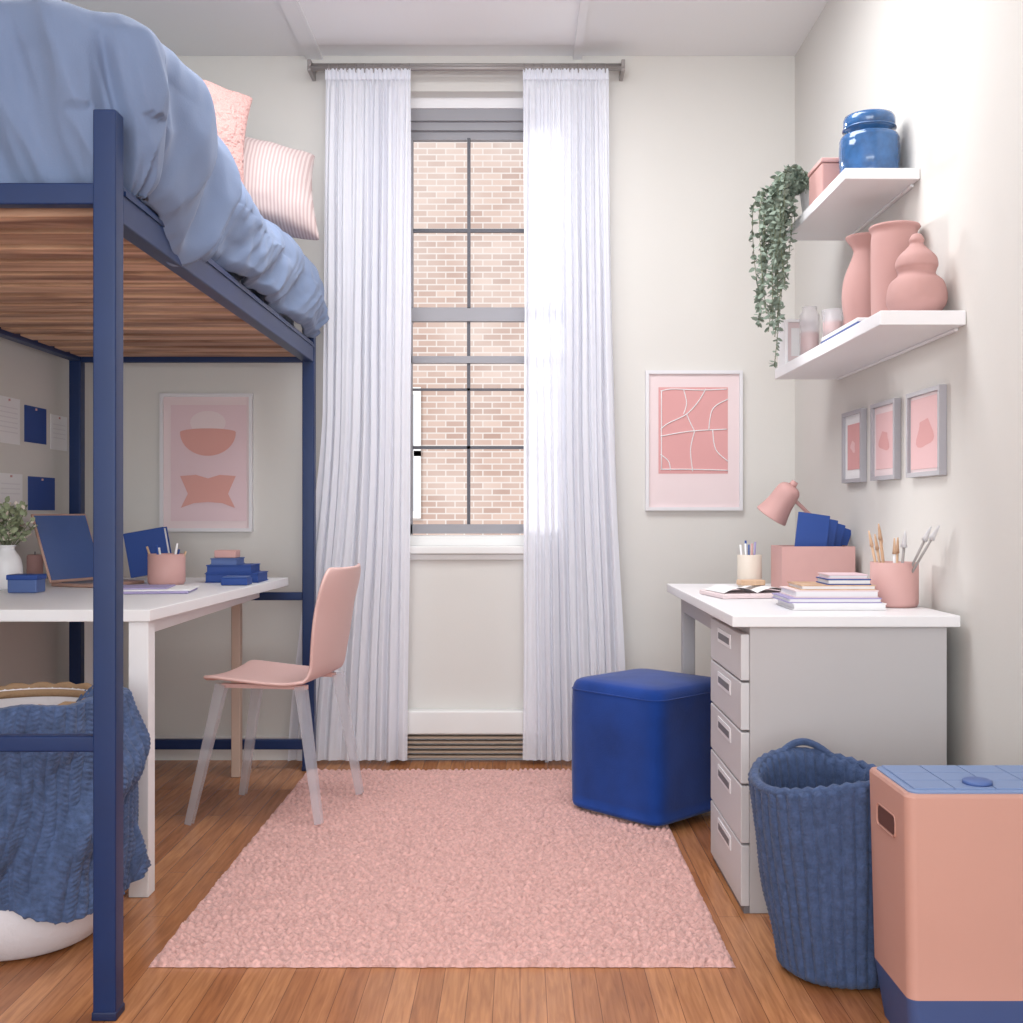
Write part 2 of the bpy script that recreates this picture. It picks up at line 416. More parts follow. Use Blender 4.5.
box('end_rail_near',(PX[0]+0.02,PX[1]-0.02,PYn-0.018,PYn+0.018,1.685,1.73),bm_,bed,0.004)
box('end_rail_far',(PX[0]+0.02,PX[1]-0.02,PYf-0.02,PYf+0.015,1.70,1.73),bm_,bed,0.004)
box('end_rail_far_low',(PX[0]+0.02,PX[1]-0.02,PYf-0.012,PYf+0.012,1.655,1.68),bm_,bed,0.003)
box('rung_near',(PX[0]+0.02,PX[1]-0.02,PYn-0.016,PYn+0.016,0.552,0.585),bm_,bed,0.004)
box('brace_mid_far',(PX[0]+0.02,PX[1]-0.02,PYf-0.015,PYf+0.015,0.69,0.722),bm_,bed,0.004)
box('brace_low_far',(PX[0]+0.02,PX[1]-0.02,PYf-0.015,PYf+0.015,0.085,0.125),bm_,bed,0.004)
n=15
for i in range(n):
    y=2.38+i*(4.39-2.38)/(n-1)
    box('slat_%d'%(i+1),(PX[0]+0.022,PX[1]-0.022,y-0.050,y+0.050,1.674,1.700),M['slat'],bed,0.004)
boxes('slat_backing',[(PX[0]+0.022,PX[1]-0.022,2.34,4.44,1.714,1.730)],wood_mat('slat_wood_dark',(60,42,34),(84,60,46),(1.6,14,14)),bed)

mt=grp('mattress')
box('core',(-1.79,-0.90,2.40,4.43,1.742,1.92),M['sheet'],mt,0.05,5)

dv=grp('duvet')
TX0,TX1,TY0,TY1=-1.80,-0.925,2.46,4.42
OV=0.55
def duvet(u,v):
    a=-1.83+u*(1.83+TX1+OV)
    bq=TY0-OV+v*(TY1+0.04-(TY0-OV))
    nx=min(max(a,TX0),TX1); ny=max(bq,TY0)
    dx=a-nx; dy=bq-ny
    if dx<0: dx=0
    d=math.hypot(dx,dy)
    R=0.13
    puff=0.040*N(a*3.1,bq*2.6,1.7)+0.020*N(a*7,bq*6,4.2)
    near=math.exp(-((ny-2.45)/0.45)**2)
    top=2.045+puff+0.115*near
    if d<=1e-6:
        z=top+0.012*abs(N(a*10,bq*14,3))+0.014*math.sin(8*a+5*N(a*2,bq*2,9)+bq*3)
        return (a,bq,z)
    ux,uy=dx/d,dy/d
    d=min(d,OV)
    L=math.pi*R/2
    if d<L:
        t=d/R; out=R*math.sin(t); z=top-R*(1-math.cos(t))
    else:
        out=R; z=top-R
    per = ny*1.0 - nx*1.0 + math.atan2(-uy,ux)*0.25
    k=min(1,d/0.22)
    far=max(0.0,min(1.0,(ny-2.9)/0.8))
    A=1.0-0.45*far
    skew=per+(0.35+0.5*far)*d
    f1=math.sin(skew*13+5.0*N(skew*2.1,d*1.5,2.1))
    fold=0.026*f1+0.026*(0.5-abs(N(skew*6,d*2.2,5.5))*2.2)+0.010*N(per*18,d*6,1.5)-0.010*abs(N(skew*15,d*3.5,7.7))*2
    out += A*fold*k - 0.012*k
    out += (0.050-0.012*far)*math.sin(min(1,d/OV)*math.pi)*(0.7+0.5*near*max(0,ux))
    hem=1.746+0.014*N(per*6,1,8)
    if ux>0.7:
        hem -= 0.10*math.exp(-((ny-2.68)/0.11)**2)+0.045*math.exp(-((ny-2.90)/0.06)**2)
    if uy<-0.5: hem-=0.028-0.02*N(nx*5,0,2)
    if d>L:
        t=(d-L)/(OV-L); z=(top-R)+(hem-(top-R))*t
        if t>0.84: out-= 0.03*((t-0.84)/0.16)**2
    if uy<-0.3: out=min(out, 0.165 if z<1.9 else 0.24)
    x=nx+ux*out; y=ny+uy*out
    return (x,y,z+0.006*N(a*16,bq*16,6))
o=grid('cover',220,310,duvet,M['duvet'],dv)
sd=o.modifiers.new('thick','SOLIDIFY'); sd.thickness=0.012; sd.offset=-1

def pillow(name,c,wd,ht,th,m,rx,rz,ry=0,rough=0.0):
    g=grp(name)
    push(T(*c)@R_(rz,'Z')@R_(rx,'X')@R_(ry,'Y'))
    for sgn,nm in ((1,'front'),(-1,'back')):
        def f(u,v):
            x=math.sin((u-0.5)*math.pi);z=math.sin((v-0.5)*math.pi)
            e=max(0,(1-x*x))*max(0,(1-z*z))
            px=x*wd/2*(1-0.10*(1-z*z)); pz=z*ht/2*(1-0.10*(1-x*x))
            y=-sgn*(th/2*e**0.36+0.012*N(x*2.5,z*2.5,sgn*2+3)*e**0.5)
            return (px,y,pz+0.004*N(x*6,z*6,1))
        grid(nm,50,50,f,m,g)
    pop(); return g
pillow('pink_throw_pillow',(-1.16,3.80,2.37),0.46,0.46,0.20,M['pillow_pink'],-18,34,10)
pillow('striped_pillow',(-1.01,4.15,2.285),0.50,0.40,0.24,M['pillow_stripe'],-24,28,5)

# ---------------------------------------------------------------- left desk
ld=grp('white_desk')
prism('top',[(-1.86,2.97),(-1.0,2.97),(-0.93,4.42),(-1.86,4.42)],0.752,0.785,M['white'],ld,0.003)
box('leg_near_right',(-1.065,-1.01,2.99,3.045,0,0.752),M['white'],ld,0.003)
box('leg_near_left',(-1.85,-1.795,2.99,3.045,0,0.752),M['white'],ld,0.003)
box('leg_far_right',(-1.14,-1.105,4.34,4.38,0,0.752),M['tan'],ld,0.003)
box('leg_far_left',(-1.72,-1.68,4.34,4.38,0,0.752),M['white'],ld,0.003)
box('apron_rail',(-1.06,-1.03,3.04,4.35,0.71,0.752),M['white'],ld,0.002)

lp=grp('laptop')
push(T(-1.52,3.96,0.786)@R_(-22,'Z'))
box('keyboard_base',(-0.09,0.10,-0.13,0.13,0.0,0.012),M['copper'],lp,0.004)
box('keys',(-0.06,0.04,-0.11,0.11,0.012,0.014),M['slot'],lp)
push(T(-0.09,0,0.012)@R_(-20,'Y'))
box('lid',(-0.008,0.0,-0.13,0.13,0,0.26),M['copper'],lp,0.003)
box('display',(0.0,0.0015,-0.123,0.123,0.010,0.252),M['screen'],lp)
pop();pop()

nb=grp('lilac_notebook')
push(T(-1.20,3.62,0.786)@R_(8,'Z'))
box('cover',(-0.14,0.12,-0.1,0.1,0,0.008),M['lilac'],nb,0.002)
box('pages',(-0.13,0.125,-0.095,0.095,0.008,0.013),M['paper'],nb,0.001)
box('cover_top',(-0.13,0.05,-0.08,0.09,0.013,0.018),M['lilac'],nb,0.002)
pop()

pm=grp('pink_pencil_cup')
pcx_,pcy_=-1.285,4.0
lathe('cup',[(0.0,0),(0.06,0),(0.066,0.01),(0.066,0.11),(0.060,0.11),(0.058,0.012),(0,0.012)],(pcx_,pcy_,0.786),M['pink'],pm)
for i in range(6):
    a=i*1.1; tube('brush_%d'%i,[(pcx_+0.03*math.cos(a),pcy_+0.03*math.sin(a),0.80),(pcx_+0.07*math.cos(a),pcy_+0.05*math.sin(a),0.905+0.006*i)],0.004,[M['wood_l'],M['blue'],M['white']][i%3],pm,8)
bb=grp('blue_book_stack')
for i,(w_,d_,t_,mm) in enumerate([(0.20,0.16,0.035,M['blue']),(0.17,0.14,0.03,M['blue']),(0.10,0.12,0.025,M['blue2'])]):
    z=0.786+[0,0.035,0.065][i]
    x0=-1.17+[0,0.005,0.02][i]
    box('book_cover_%d'%(i+1),(x0,x0+w_,4.08,4.08+d_,z,z+0.004),mm,bb,0.001)
    box('book_%d'%(i+1),(x0+0.003,x0+w_-0.003,4.083,4.08+d_-0.003,z+0.004,z+t_-0.004),mm,bb,0.001)
    box('book_cover_top_%d'%(i+1),(x0,x0+w_,4.08,4.08+d_,z+t_-0.004,z+t_),mm,bb,0.001)
box('pink_box',(-1.14,-1.06,4.10,4.17,0.877,0.905),M['pink'],bb,0.003)
b2=grp('blue_desk_tray'); box('tray',(-1.07,-0.975,3.93,4.01,0.786,0.812),M['blue'],b2,0.004); box('rim',(-1.065,-0.98,3.935,4.005,0.812,0.817),M['blue2'],b2,0.002)
b3=grp('blue_ring_binder'); 
push(T(-1.43,4.29,0.79)@R_(-10,'Y'))
box('cover',(-0.08,0.08,-0.02,-0.016,0.015,0.19),M['blue'],b3,0.002); box('pages',(-0.075,0.075,-0.015,0.02,0.017,0.185),M['paper'],b3,0.002); box('cover_back',(-0.08,0.08,0.021,0.025,0.015,0.19),M['blue'],b3,0.002)
pop()
sb=grp('small_blue_box'); box('body',(-1.66,-1.565,3.56,3.63,0.786,0.83),M['blue2'],sb,0.004); box('lid',(-1.663,-1.562,3.557,3.633,0.828,0.845),M['blue'],sb,0.003)
cn=grp('pink_candle'); lathe('wax',[(0,0),(0.028,0),(0.028,0.10),(0.024,0.105),(0,0.102)],(-1.79,4.06,0.786),M['pink'],cn); tube('wick',[(-1.79,4.06,0.885),(-1.79,4.06,0.902)],0.002,M['slot'],cn)
sc=grp('wooden_set_square')
add('triangle',[(-1.76,4.22,0.786),(-1.68,4.22,0.786),(-1.72,4.22,0.89),(-1.76,4.235,0.786),(-1.68,4.235,0.786),(-1.72,4.235,0.89)],[(0,1,2),(5,4,3),(0,3,4,1),(1,4,5,2),(2,5,3,0)],M['pink'],sc)

def leaf_cloud(name,parent,centers,m,size,flat=0.35):
    V=[];F=[]
    for (p,dirv,s) in centers:
        d=Vector(dirv).normalized(); a=d.cross(Vector((random.uniform(-1,1),random.uniform(-1,1),random.uniform(-1,1)))).normalized()
        nn=a.cross(d)
        L=size*s; W=L*flat; k=len(V); P=Vector(p)
        pts=[P,P+d*L*0.3+a*W+nn*L*0.05,P+d*L*0.7+a*W*0.8+nn*L*0.04,P+d*L,P+d*L*0.7-a*W*0.8+nn*L*0.04,P+d*L*0.3-a*W+nn*L*0.05]
        V+= [tuple(q) for q in pts]; F.append(tuple(range(k,k+6)))
    return add(name,V,F,m,parent)
vf=grp('flower_vase')
vc=(-1.745,3.74,0.786)
lathe('vase',smoothprof([(0.0,0.0),(0.035,0.002),(0.05,0.05),(0.045,0.1),(0.025,0.135),(0.032,0.15)],5),vc,M['white'],vf,32)
C=[];Fl=[]
for i in range(44):
    a=random.uniform(0,6.28); rr=random.uniform(0.02,0.10); hh=random.uniform(0.08,0.17)
    if rr*math.cos(a)<-0.11: continue
    tip=(vc[0]+rr*math.cos(a),vc[1]+rr*math.sin(a),vc[2]+0.13+hh)
    tube('stem_%d'%i,[(vc[0],vc[1],vc[2]+0.12),tip],0.0015,M['stem'],vf,5)
    for k in range(14):
        t=random.uniform(0.4,1.02)
        p=[(vc[j] if j<2 else vc[2]+0.12)*(1-t)+tip[j]*t for j in range(3)]
        (C if k%3 else Fl).append((p,(random.uniform(-1,1),random.uniform(-1,1),random.uniform(-.3,1)),random.uniform(.6,1.2)))
leaf_cloud('leaves',vf,C,M['leaf2'],0.026,0.35); leaf_cloud('blossoms',vf,Fl,M['flower'],0.016,0.5)

def wallpaper(y0,y1,z0,z1,m,name='pinned_print',lines=False):
    g=grp(name)
    box('sheet',(XL+0.0008,XL+0.003,y0,y1,z0,z1),m,g)
    boxes('pin',[(XL+0.003,XL+0.007,(y0+y1)/2-0.004,(y0+y1)/2+0.004,z1-0.014,z1-0.006)],M['pink'],g)
    if lines:
        boxes('print_lines',[(XL+0.003,XL+0.0034,y0+0.02,y1-0.02,z1-0.04-k*0.018,z1-0.036-k*0.018) for k in range(int((z1-z0-0.05)/0.018))],M['frame'],g)
    return g
wallpaper(3.95,4.13,1.30,1.47,M['paper'],'pinned_paper',True)
wallpaper(4.17,4.36,1.315,1.455,M['blue'],'pinned_blue_card')
wallpaper(4.40,4.56,1.30,1.44,M['paper'],'pinned_paper',True)
wallpaper(4.20,4.44,1.055,1.185,M['blue'],'pinned_blue_card')
wallpaper(3.96,4.15,1.08,1.19,M['paper'],'pinned_paper',True)

# ---------------------------------------------------------------- framed posters on back wall
def ell(cx,cz,rx,rz,a0,a1,y,n=30):
    return [(cx+rx*math.cos(a0+(a1-a0)*i/n),y,cz+rz*math.sin(a0+(a1-a0)*i/n)) for i in range(n+1)]
def poster(name,x0,x1,z0,z1,mf,mm,fw=0.014):
    g=grp(name)
    y=YB-0.022
    boxes('frame',[(x0,x0+fw,y,YB-0.001,z0,z1),(x1-fw,x1,y,YB-0.001,z0,z1),(x0+fw,x1-fw,y,YB-0.001,z0,z0+fw),(x0+fw,x1-fw,y,YB-0.001,z1-fw,z1)],mf,g)
    boxes('mat_board',[(x0+fw,x1-fw,YB-0.012,YB-0.001,z0+fw,z1-fw)],mm,g)
    return g
g=poster('framed_abstract_poster',-1.52,-1.13,0.965,1.548,M['frame'],M['mat_pink'])
y=YB-0.013
flat_poly('panel',[(-1.475,y,1.01),(-1.155,y,1.01),(-1.155,y,1.50),(-1.475,y,1.50)],M['mat_pink2'],g)
y-=0.0012
cxp=-1.318
flat_poly('shape_cap',ell(cxp,1.425,0.075,0.05,0,2*math.pi,y)[:-1],M['mat_pink'],g)
flat_poly('shape_bowl',[(p[0],p[1]-0.001,p[2]) for p in ell(cxp,1.385,0.118,0.10,math.pi,2*math.pi,y)+ell(cxp,1.385,0.118,0.016,0,math.pi,y)[1:-1]],M['coral'],g)
flat_poly('shape_fish',[(cxp-0.118,y,1.20),(cxp-0.05,y,1.205),(cxp,y,1.19),(cxp+0.05,y,1.205),(cxp+0.118,y,1.20),(cxp+0.10,y,1.16),(cxp+0.085,y,1.125),(cxp+0.115,y,1.065),(cxp+0.06,y,1.085),(cxp,y,1.09),(cxp-0.06,y,1.085),(cxp-0.115,y,1.065),(cxp-0.085,y,1.125),(cxp-0.10,y,1.16)],M['coral'],g)
g=poster('framed_line_art_poster',0.53,0.94,1.054,1.645,M['frame'],M['mat_pink'])
y=YB-0.013
flat_poly('art_panel',[(0.585,y,1.21),(0.878,y,1.21),(0.878,y,1.575),(0.585,y,1.575)],M['rose'],g)
y-=0.002
def PX2(px,py): return ((px-520)/236.0,1.05+(512-py)/236.0)
L=[[(660,392),(672,390),(700,391),(726,390)],[(683,390),(686,404),(683,415)],[(705,390),(698,402),(686,415),(668,424),(660,430)],
 [(660,437),(690,432),(726,430)],[(694,432),(690,450),(692,472)],[(727,400),(712,410),(708,431)],[(660,470),(690,470),(727,471)],
 [(712,431),(715,450),(727,462)],[(660,455),(668,462),(670,471)],[(686,415),(690,424),(694,432)],[(661,392),(661,470)]]
for i,l in enumerate(L):
    tube('line_%d'%i,smoothprof([(PX2(*p)[0],y,PX2(*p)[1]) for p in l],6),0.0022,M['paper'],g,6)

for k,(y0,y1) in enumerate([(3.69,3.91),(3.36,3.59),(3.0,3.26)]):
    g=grp('small_picture_frame'); z0,z1=1.15,1.397; fw=0.013
    X=XR-0.022
    boxes('frame',[(X,XR-0.001,y0,y0+fw,z0,z1),(X,XR-0.001,y1-fw,y1,z0,z1),(X,XR-0.001,y0+fw,y1-fw,z0,z0+fw),(X,XR-0.001,y0+fw,y1-fw,z1-fw,z1)],M['frameg'],g)
    boxes('mat_board',[(XR-0.012,XR-0.001,y0+fw,y1-fw,z0+fw,z1-fw)],M['paper'] if k==0 else M['mat_pink'],g)
    i=[0.045,0.035,0.022][k]
    boxes('print',[(XR-0.014,XR-0.012,y0+i,y1-i,z0+i,z1-i)],[M['rose'],M['rosel'],M['rosel']][k],g)
    ym=(y0+y1)/2; zm=(z0+z1)/2
    rx_=[0.025,0.045,0.06][k]
    add('print_blob',[(XR-0.0146,ym+rx_*(1+0.3*math.cos(3*t+k))*math.cos(t),zm+0.8*rx_*(1+0.25*math.sin(2*t+k))*math.sin(t)) for t in [i2*math.pi/12 for i2 in range(24)]],[tuple(range(24))],[M['rosel'],M['rose'],M['rose']][k],g)

# ---------------------------------------------------------------- shelves
def shelf(x0,y0,y1,z0,z1):
    g=grp('wall_shelf'); box('board',(x0,XR-0.0005,y0,y1,z0,z1),M['white'],g,0.003)
    box('wall_cleat',(XR-0.012,XR-0.0005,y0+0.05,y1-0.05,z0-0.008,z0),M['white'],g,0.002)
shelf(0.94,2.87,4.06,1.537,1.575)
shelf(0.945,3.2,3.93,2.017,2.05)

j=grp('blue_glass_jar')
jc=(1.062,3.345,2.05)
lathe('body',smoothprof([(0.0,0.0),(0.080,0.0),(0.087,0.010),(0.088,0.05),(0.088,0.118),(0.085,0.135),(0.070,0.144)],5),jc,M['glassblue'],j,
      fr=lambda r,z,a,k:r+ (0.0012*math.sin(z*420) if r>0.07 else 0))
lathe('lid',[(0.0,0.142),(0.066,0.144),(0.066,0.154),(0.076,0.156),(0.077,0.188),(0.073,0.198),(0.0,0.200)],jc,M['glassblue'],j)
tube('lid_ring',[(jc[0]+0.077*math.cos(a*math.pi/20),jc[1]+0.077*math.sin(a*math.pi/20),jc[2]+0.160) for a in range(41)],0.003,M['glassblue'],j,8)

pb=grp('pink_planter_box')
box('body',(0.955,1.07,3.48,3.64,2.05,2.155),M['clay'],pb,0.006); box('lid',(0.952,1.073,3.477,3.643,2.155,2.17),M['pink'],pb,0.004)

tp=grp('trailing_plant')
pc=(1.03,3.81,2.05)
lathe('pot',[(0,0),(0.045,0),(0.06,0.10),(0.064,0.11),(0.056,0.11),(0.05,0.095),(0,0.095)],pc,M['white'],tp,32)
C=[]
for i in range(34):
    a=random.uniform(math.pi*0.72,math.pi*1.28); 
    reach=random.uniform(0.08,0.20); drop=random.uniform(0.08,0.64)*random.uniform(0.6,1)
    top_=pc[2]+0.11+random.uniform(0.0,0.06)
    ex=pc[0]+reach*math.cos(a)-0.02; ey=pc[1]+reach*math.sin(a)*0.9-0.02
    ex=min(ex,0.925)
    pts=smoothprof([(pc[0]-0.01,pc[1],pc[2]+0.10),((pc[0]+ex)/2,(pc[1]+ey)/2,top_),(ex,ey,top_-0.04),(ex-0.01,ey-0.01,top_-0.04-drop*0.5),(ex+random.uniform(-0.04,0.02),ey,top_-0.06-drop)],6)
    pts=[(min(p[0],0.93) if p[2]<2.08 else p[0],p[1],p[2]) for p in pts]
    tube('vine_%d'%i,pts,0.0013,M['stem'],tp,5)
    for p,q in zip(pts[:-1],pts[1:]):
        for k in range(6):
            t=random.random(); pp=[p[d]*(1-t)+q[d]*t for d in range(3)]
            if pp[0]>0.925 and pp[2]<2.1: continue
            C.append((pp,(random.uniform(-1,0.8),random.uniform(-1,1),random.uniform(-1,0.5)),random.uniform(0.6,1.2)))
leaf_cloud('leaves',tp,C,M['leaf'],0.025,0.26)

def vase(name,c,prof,m,seg=48):
    g=grp(name); lathe('body',smoothprof(prof,7),c,m,g,seg); return g
zs=1.576
vase('tall_pink_vase',(1.078,3.43,zs),[(0,0),(0.045,0),(0.060,0.05),(0.072,0.13),(0.066,0.20),(0.042,0.265),(0.038,0.29),(0.060,0.325),(0.056,0.327),(0.034,0.29),(0.0,0.275)],M['clay'])
vase('lipped_pink_jug',(1.086,3.19,zs),[(0,0),(0.055,0),(0.064,0.03),(0.066,0.15),(0.066,0.25),(0.064,0.28),(0.072,0.295),(0.066,0.30),(0.055,0.28),(0.0,0.26)],M['clay'])
vase('gourd_vase',(1.078,2.99,zs),[(0,0),(0.045,0.0),(0.074,0.03),(0.079,0.06),(0.070,0.095),(0.050,0.115),(0.052,0.130),(0.056,0.142),(0.050,0.165),(0.028,0.188),(0.018,0.20),(0.020,0.212),(0.012,0.226),(0.0,0.23)],M['clay'])
g=grp('glass_tumbler'); lathe('glass',[(0,0),(0.030,0),(0.036,0.14),(0.033,0.14),(0.028,0.008),(0,0.008)],(1.035,3.64,zs),M['glass'],g); lathe('pink_wax',[(0,0.009),(0.027,0.009),(0.032,0.10),(0,0.10)],(1.035,3.64,zs),M['pink'],g)
g=grp('glass_jar'); lathe('glass',[(0,0),(0.032,0),(0.034,0.01),(0.034,0.15),(0.026,0.165),(0.026,0.18),(0,0.18)],(1.0,3.80,zs),M['glass'],g); lathe('filling',[(0,0.005),(0.03,0.005),(0.03,0.09),(0,0.09)],(1.0,3.80,zs),M['pink'],g)
g=grp('pink_candle'); lathe('wax',[(0,0),(0.04,0),(0.04,0.12),(0.034,0.125),(0,0.12)],(1.11,3.76,zs),M['pink'],g); tube('wick',[(1.11,3.76,zs+0.12),(1.11,3.76,zs+0.135)],0.002,M['slot'],g)
g=grp('white_photo_box'); boxes('frame',[(0.945,0.955,3.92,4.03,zs,zs+0.16),(1.045,1.055,3.92,4.03,zs,zs+0.16),(0.955,1.045,3.92,4.03,zs,zs+0.01),(0.955,1.045,3.92,4.03,zs+0.15,zs+0.16)],M['white'],g)
boxes('photo',[(0.955,1.045,3.935,4.03,zs+0.01,zs+0.15)],M['mat_pink'],g); boxes('photo_print',[(0.97,1.03,3.933,3.935,zs+0.03,zs+0.13)],M['paper'],g)
g=grp('blue_notebook'); box('cover',(0.95,0.99,3.10,3.48,zs,zs+0.01),M['blue'],g,0.002); box('pages',(0.952,0.988,3.105,3.475,zs+0.01,zs+0.022),M['paper'],g,0.001)

# ---------------------------------------------------------------- right desk with drawers
zt=0.781
YD=2.85
rd=grp('drawer_desk')
box('top',(0.55,1.142,YD,4.12,zt-0.031,zt-0.001),M['white'],rd,0.003)
box('end_panel',(0.60,1.115,YD+0.022,YD+0.04,0.0,zt-0.031),M['grey'],rd,0.002)
box('pedestal',(0.60,1.11,YD+0.04,3.33,0.0,zt-0.031),M['grey'],rd,0.002)
z=0.018; hs=[0.165,0.155,0.14,0.13,0.127]
for i,hh in enumerate(hs):
    box('drawer_front_%d'%(i+1),(0.577,0.60,YD+0.024,3.33,z,z+hh-0.006),M['greyl'],rd,0.003)
    box('pull_plate_%d'%(i+1),(0.5745,0.5775,3.01,3.20,z+hh-0.062,z+hh-0.022),M['white'],rd,0.0008)
    boxes('pull_slot_%d'%(i+1),[(0.5735,0.5746,3.025,3.185,z+hh-0.052,z+hh-0.034)],M['slot'],rd)
    z+=hh
box('drawer_side_strip',(0.585,0.60,YD+0.024,3.33,0.0,0.018),M['slot'],rd)
box('leg_far_left',(0.60,0.645,4.05,4.10,0,zt-0.031),M['grey'],rd,0.003)
box('leg_far_right',(1.09,1.135,4.05,4.10,0,zt-0.031),M['grey'],rd,0.003)
box('back_rail',(1.10,1.12,3.33,4.05,0.50,zt-0.031),M['grey'],rd,0.002)
box('front_rail',(0.60,0.62,3.33,4.05,0.68,zt-0.031),M['grey'],rd,0.002)

g=grp('book_stack')
zz=zt
for i,(x0,x1,y0,y1,t,mm) in enumerate([(0.745,1.0,3.0,3.20,0.018,M['paper']),(0.735,0.99,3.01,3.21,0.014,M['lilac']),(0.755,0.985,3.02,3.20,0.02,M['mat_pink']),(0.775,0.98,3.03,3.19,0.014,M['wood_l']),
     (0.85,0.97,3.04,3.16,0.016,M['blue']),(0.855,0.965,3.05,3.16,0.012,M['mat_pink2'])]):
    box('cover_%d'%i,(x0,x1,y0,y1,zz,zz+0.003),mm,g); box('pages_%d'%i,(x0+0.004,x1-0.002,y0+0.003,y1-0.003,zz+0.003,zz+t-0.003),M['paper'],g); box('cover_top_%d'%i,(x0,x1,y0,y1,zz+t-0.003,zz+t),mm,g)
    zz+=t
g=grp('open_books')
push(T(0.725,3.50,zt)@R_(10,'Z'))
box('lower_book',(-0.12,0.13,-0.10,0.12,0,0.014),M['mat_pink'],g,0.003)
grid('open_page_left',16,4,lambda u,v:(-0.11+0.11*u,-0.08+0.17*v,0.016+0.016*math.sin(math.pi*u)),M['paper'],g)
grid('open_page_right',16,4,lambda u,v:(0.0+0.11*u,-0.08+0.17*v,0.016+0.016*math.sin(math.pi*u)),M['paper'],g)
box('small_box',(-0.02,0.06,0.0,0.05,0.033,0.05),M['wood_l'],g,0.003)
pop()
def cup(name,c,r,h,m,tools,sp,top):
    g=grp(name)
    lathe('cup',[(0,0),(r*0.93,0),(r,0.01),(r,h),(r*0.9,h),(r*0.88,0.012),(0,0.012)],c,m,g)
    for i,(dx,dy,L,mm,kind) in enumerate(tools):
        p0=(c[0]+dx*0.5*r,c[1]+dy*0.5*r,c[2]+0.015); p1=(c[0]+dx*r*sp,c[1]+dy*r*sp,c[2]+L)
        if abs(dy)>1.2: p0=(c[0]+dx*0.1*r,c[1]+0.1*r,c[2]+0.015)
        tube('handle_%d'%i,[p0,p1],0.0038,M[mm],g,8)
        if kind:
            d=(Vector(p1)-Vector(p0)).normalized(); q=Vector(p1)
            tube('bristle_%d'%i,[q,q+d*0.012,q+d*0.032,q+d*0.045],0.006 if kind==1 else 0.009,M['wood_l'] if kind==1 else M['greyl'],g,8,r2=0.002)
    return g
cup('pink_brush_cup',(1.065,3.13,zt),0.066,0.125,M['pink'],[(-0.9,0.2,0.17,'wood_l',1),(-0.7,-0.3,0.19,'wood_l',1),(-0.4,0.5,0.18,'wood_l',1),(-0.6,0.4,0.16,'wood_l',1),(0.1,-0.9,0.17,'rod',2),(0.75,-1.5,0.19,'rod',2),(0.9,-1.9,0.195,'rod',2),(0.2,0.2,0.15,'wood_l',1),(-0.2,-0.6,0.15,'white',1)],1.0,0)
cup('cream_pencil_cup',(0.82,3.93,zt),0.043,0.115,mat('cream_ceramic',(216,204,190),0.5),[(-0.8,0.2,0.15,'white',0),(-0.3,0.3,0.165,'blue',0),(0.2,-0.2,0.155,'pink',0),(0.6,0.3,0.16,'lilac',0),(0.1,0.8,0.15,'blue2',0),(-0.5,-0.6,0.155,'white',0)],0.9,0)
g=grp('pink_desk_organizer')
ox0,ox1,oy0,oy1,oz=0.89,1.14,3.74,3.90,zt
boxes('box_walls',[(ox0,ox1,oy0,oy0+0.008,oz,oz+0.15),(ox0,ox1,oy1-0.008,oy1,oz,oz+0.15)],M['pink'],g)
boxes('box_sides',[(ox0,ox0+0.008,oy0+0.008,oy1-0.008,oz,oz+0.15),(ox1-0.008,ox1,oy0+0.008,oy1-0.008,oz,oz+0.15),(ox0+0.008,ox1-0.008,oy0+0.008,oy1-0.008,oz,oz+0.01)],M['pink'],g)
for i in range(4):
    push(T(0.98+i*0.022,3.76+i*0.03,oz+0.02)@R_(8+4*i,'Y')@R_(-6,'X'))
    box('notebook_%d'%i,(-0.055,0.055,0,0.008,0,0.245-0.01*i),M['blue'],g,0.002)
    box('notebook_pages_%d'%i,(-0.052,0.052,0.008,0.016,0.004,0.238-0.01*i),M['blue2'],g,0.001)
    pop()
g=grp('pink_desk_lamp')
lathe('base',[(0,0),(0.055,0),(0.055,0.012),(0.05,0.018),(0,0.02)],(0.99,4.0,zt),M['pink'],g)
tube('arm',smoothprof([(0.99,4.0,zt+0.015),(1.03,4.0,zt+0.14),(1.06,3.99,zt+0.235),(1.03,3.98,zt+0.275),(0.985,3.97,zt+0.315)],6),0.007,M['pink'],g,10)
push(T(0.955,3.96,zt+0.325)@R_(32,'Y')@R_(14,'X'))
lathe('shade',smoothprof([(0.0,0.045),(0.022,0.044),(0.040,0.030),(0.045,0.0),(0.047,-0.03),(0.054,-0.065),(0.060,-0.085),(0.057,-0.085),(0.044,-0.03),(0.035,0.0),(0.0,0.01)],4),(0,0,0),M['pink'],g,40)
lathe('cap',[(0,0.062),(0.012,0.062),(0.015,0.04),(0,0.04)],(0,0,0),M['pink'],g,24)
pop()

# ---------------------------------------------------------------- velvet cube pouf (turned 45 degrees)
g=grp('velvet_cube_pouf')
pcx,pcy,zb=0.450,3.84,0.0225
side=0.408
def sqr(a):
    a=a-math.radians(-90-1+45)
    p=9.0
    return 1.0/((abs(math.cos(a))**p+abs(math.sin(a))**p)**(1/p))
H=0.445
prof=[(0.0,0),(0.93,0),(0.985,0.006),(1.0,0.02)]+[(1.0+0.010*math.sin(math.pi*i/12),0.02+(H-0.06)*i/12) for i in range(13)]
prof+=[(0.995,H-0.030),(0.978,H-0.016),(0.95,H-0.006),(0.90,H),(0.7,H+0.005),(0.4,H+0.008),(0.0,H+0.009)]
lathe('upholstery',prof,(pcx,pcy,zb),M['velvet'],g,240,fr=lambda r,z,a,j:r*side/2*sqr(a)*(1+0.006*N(math.cos(a)*3,math.sin(a)*3,z*8)))
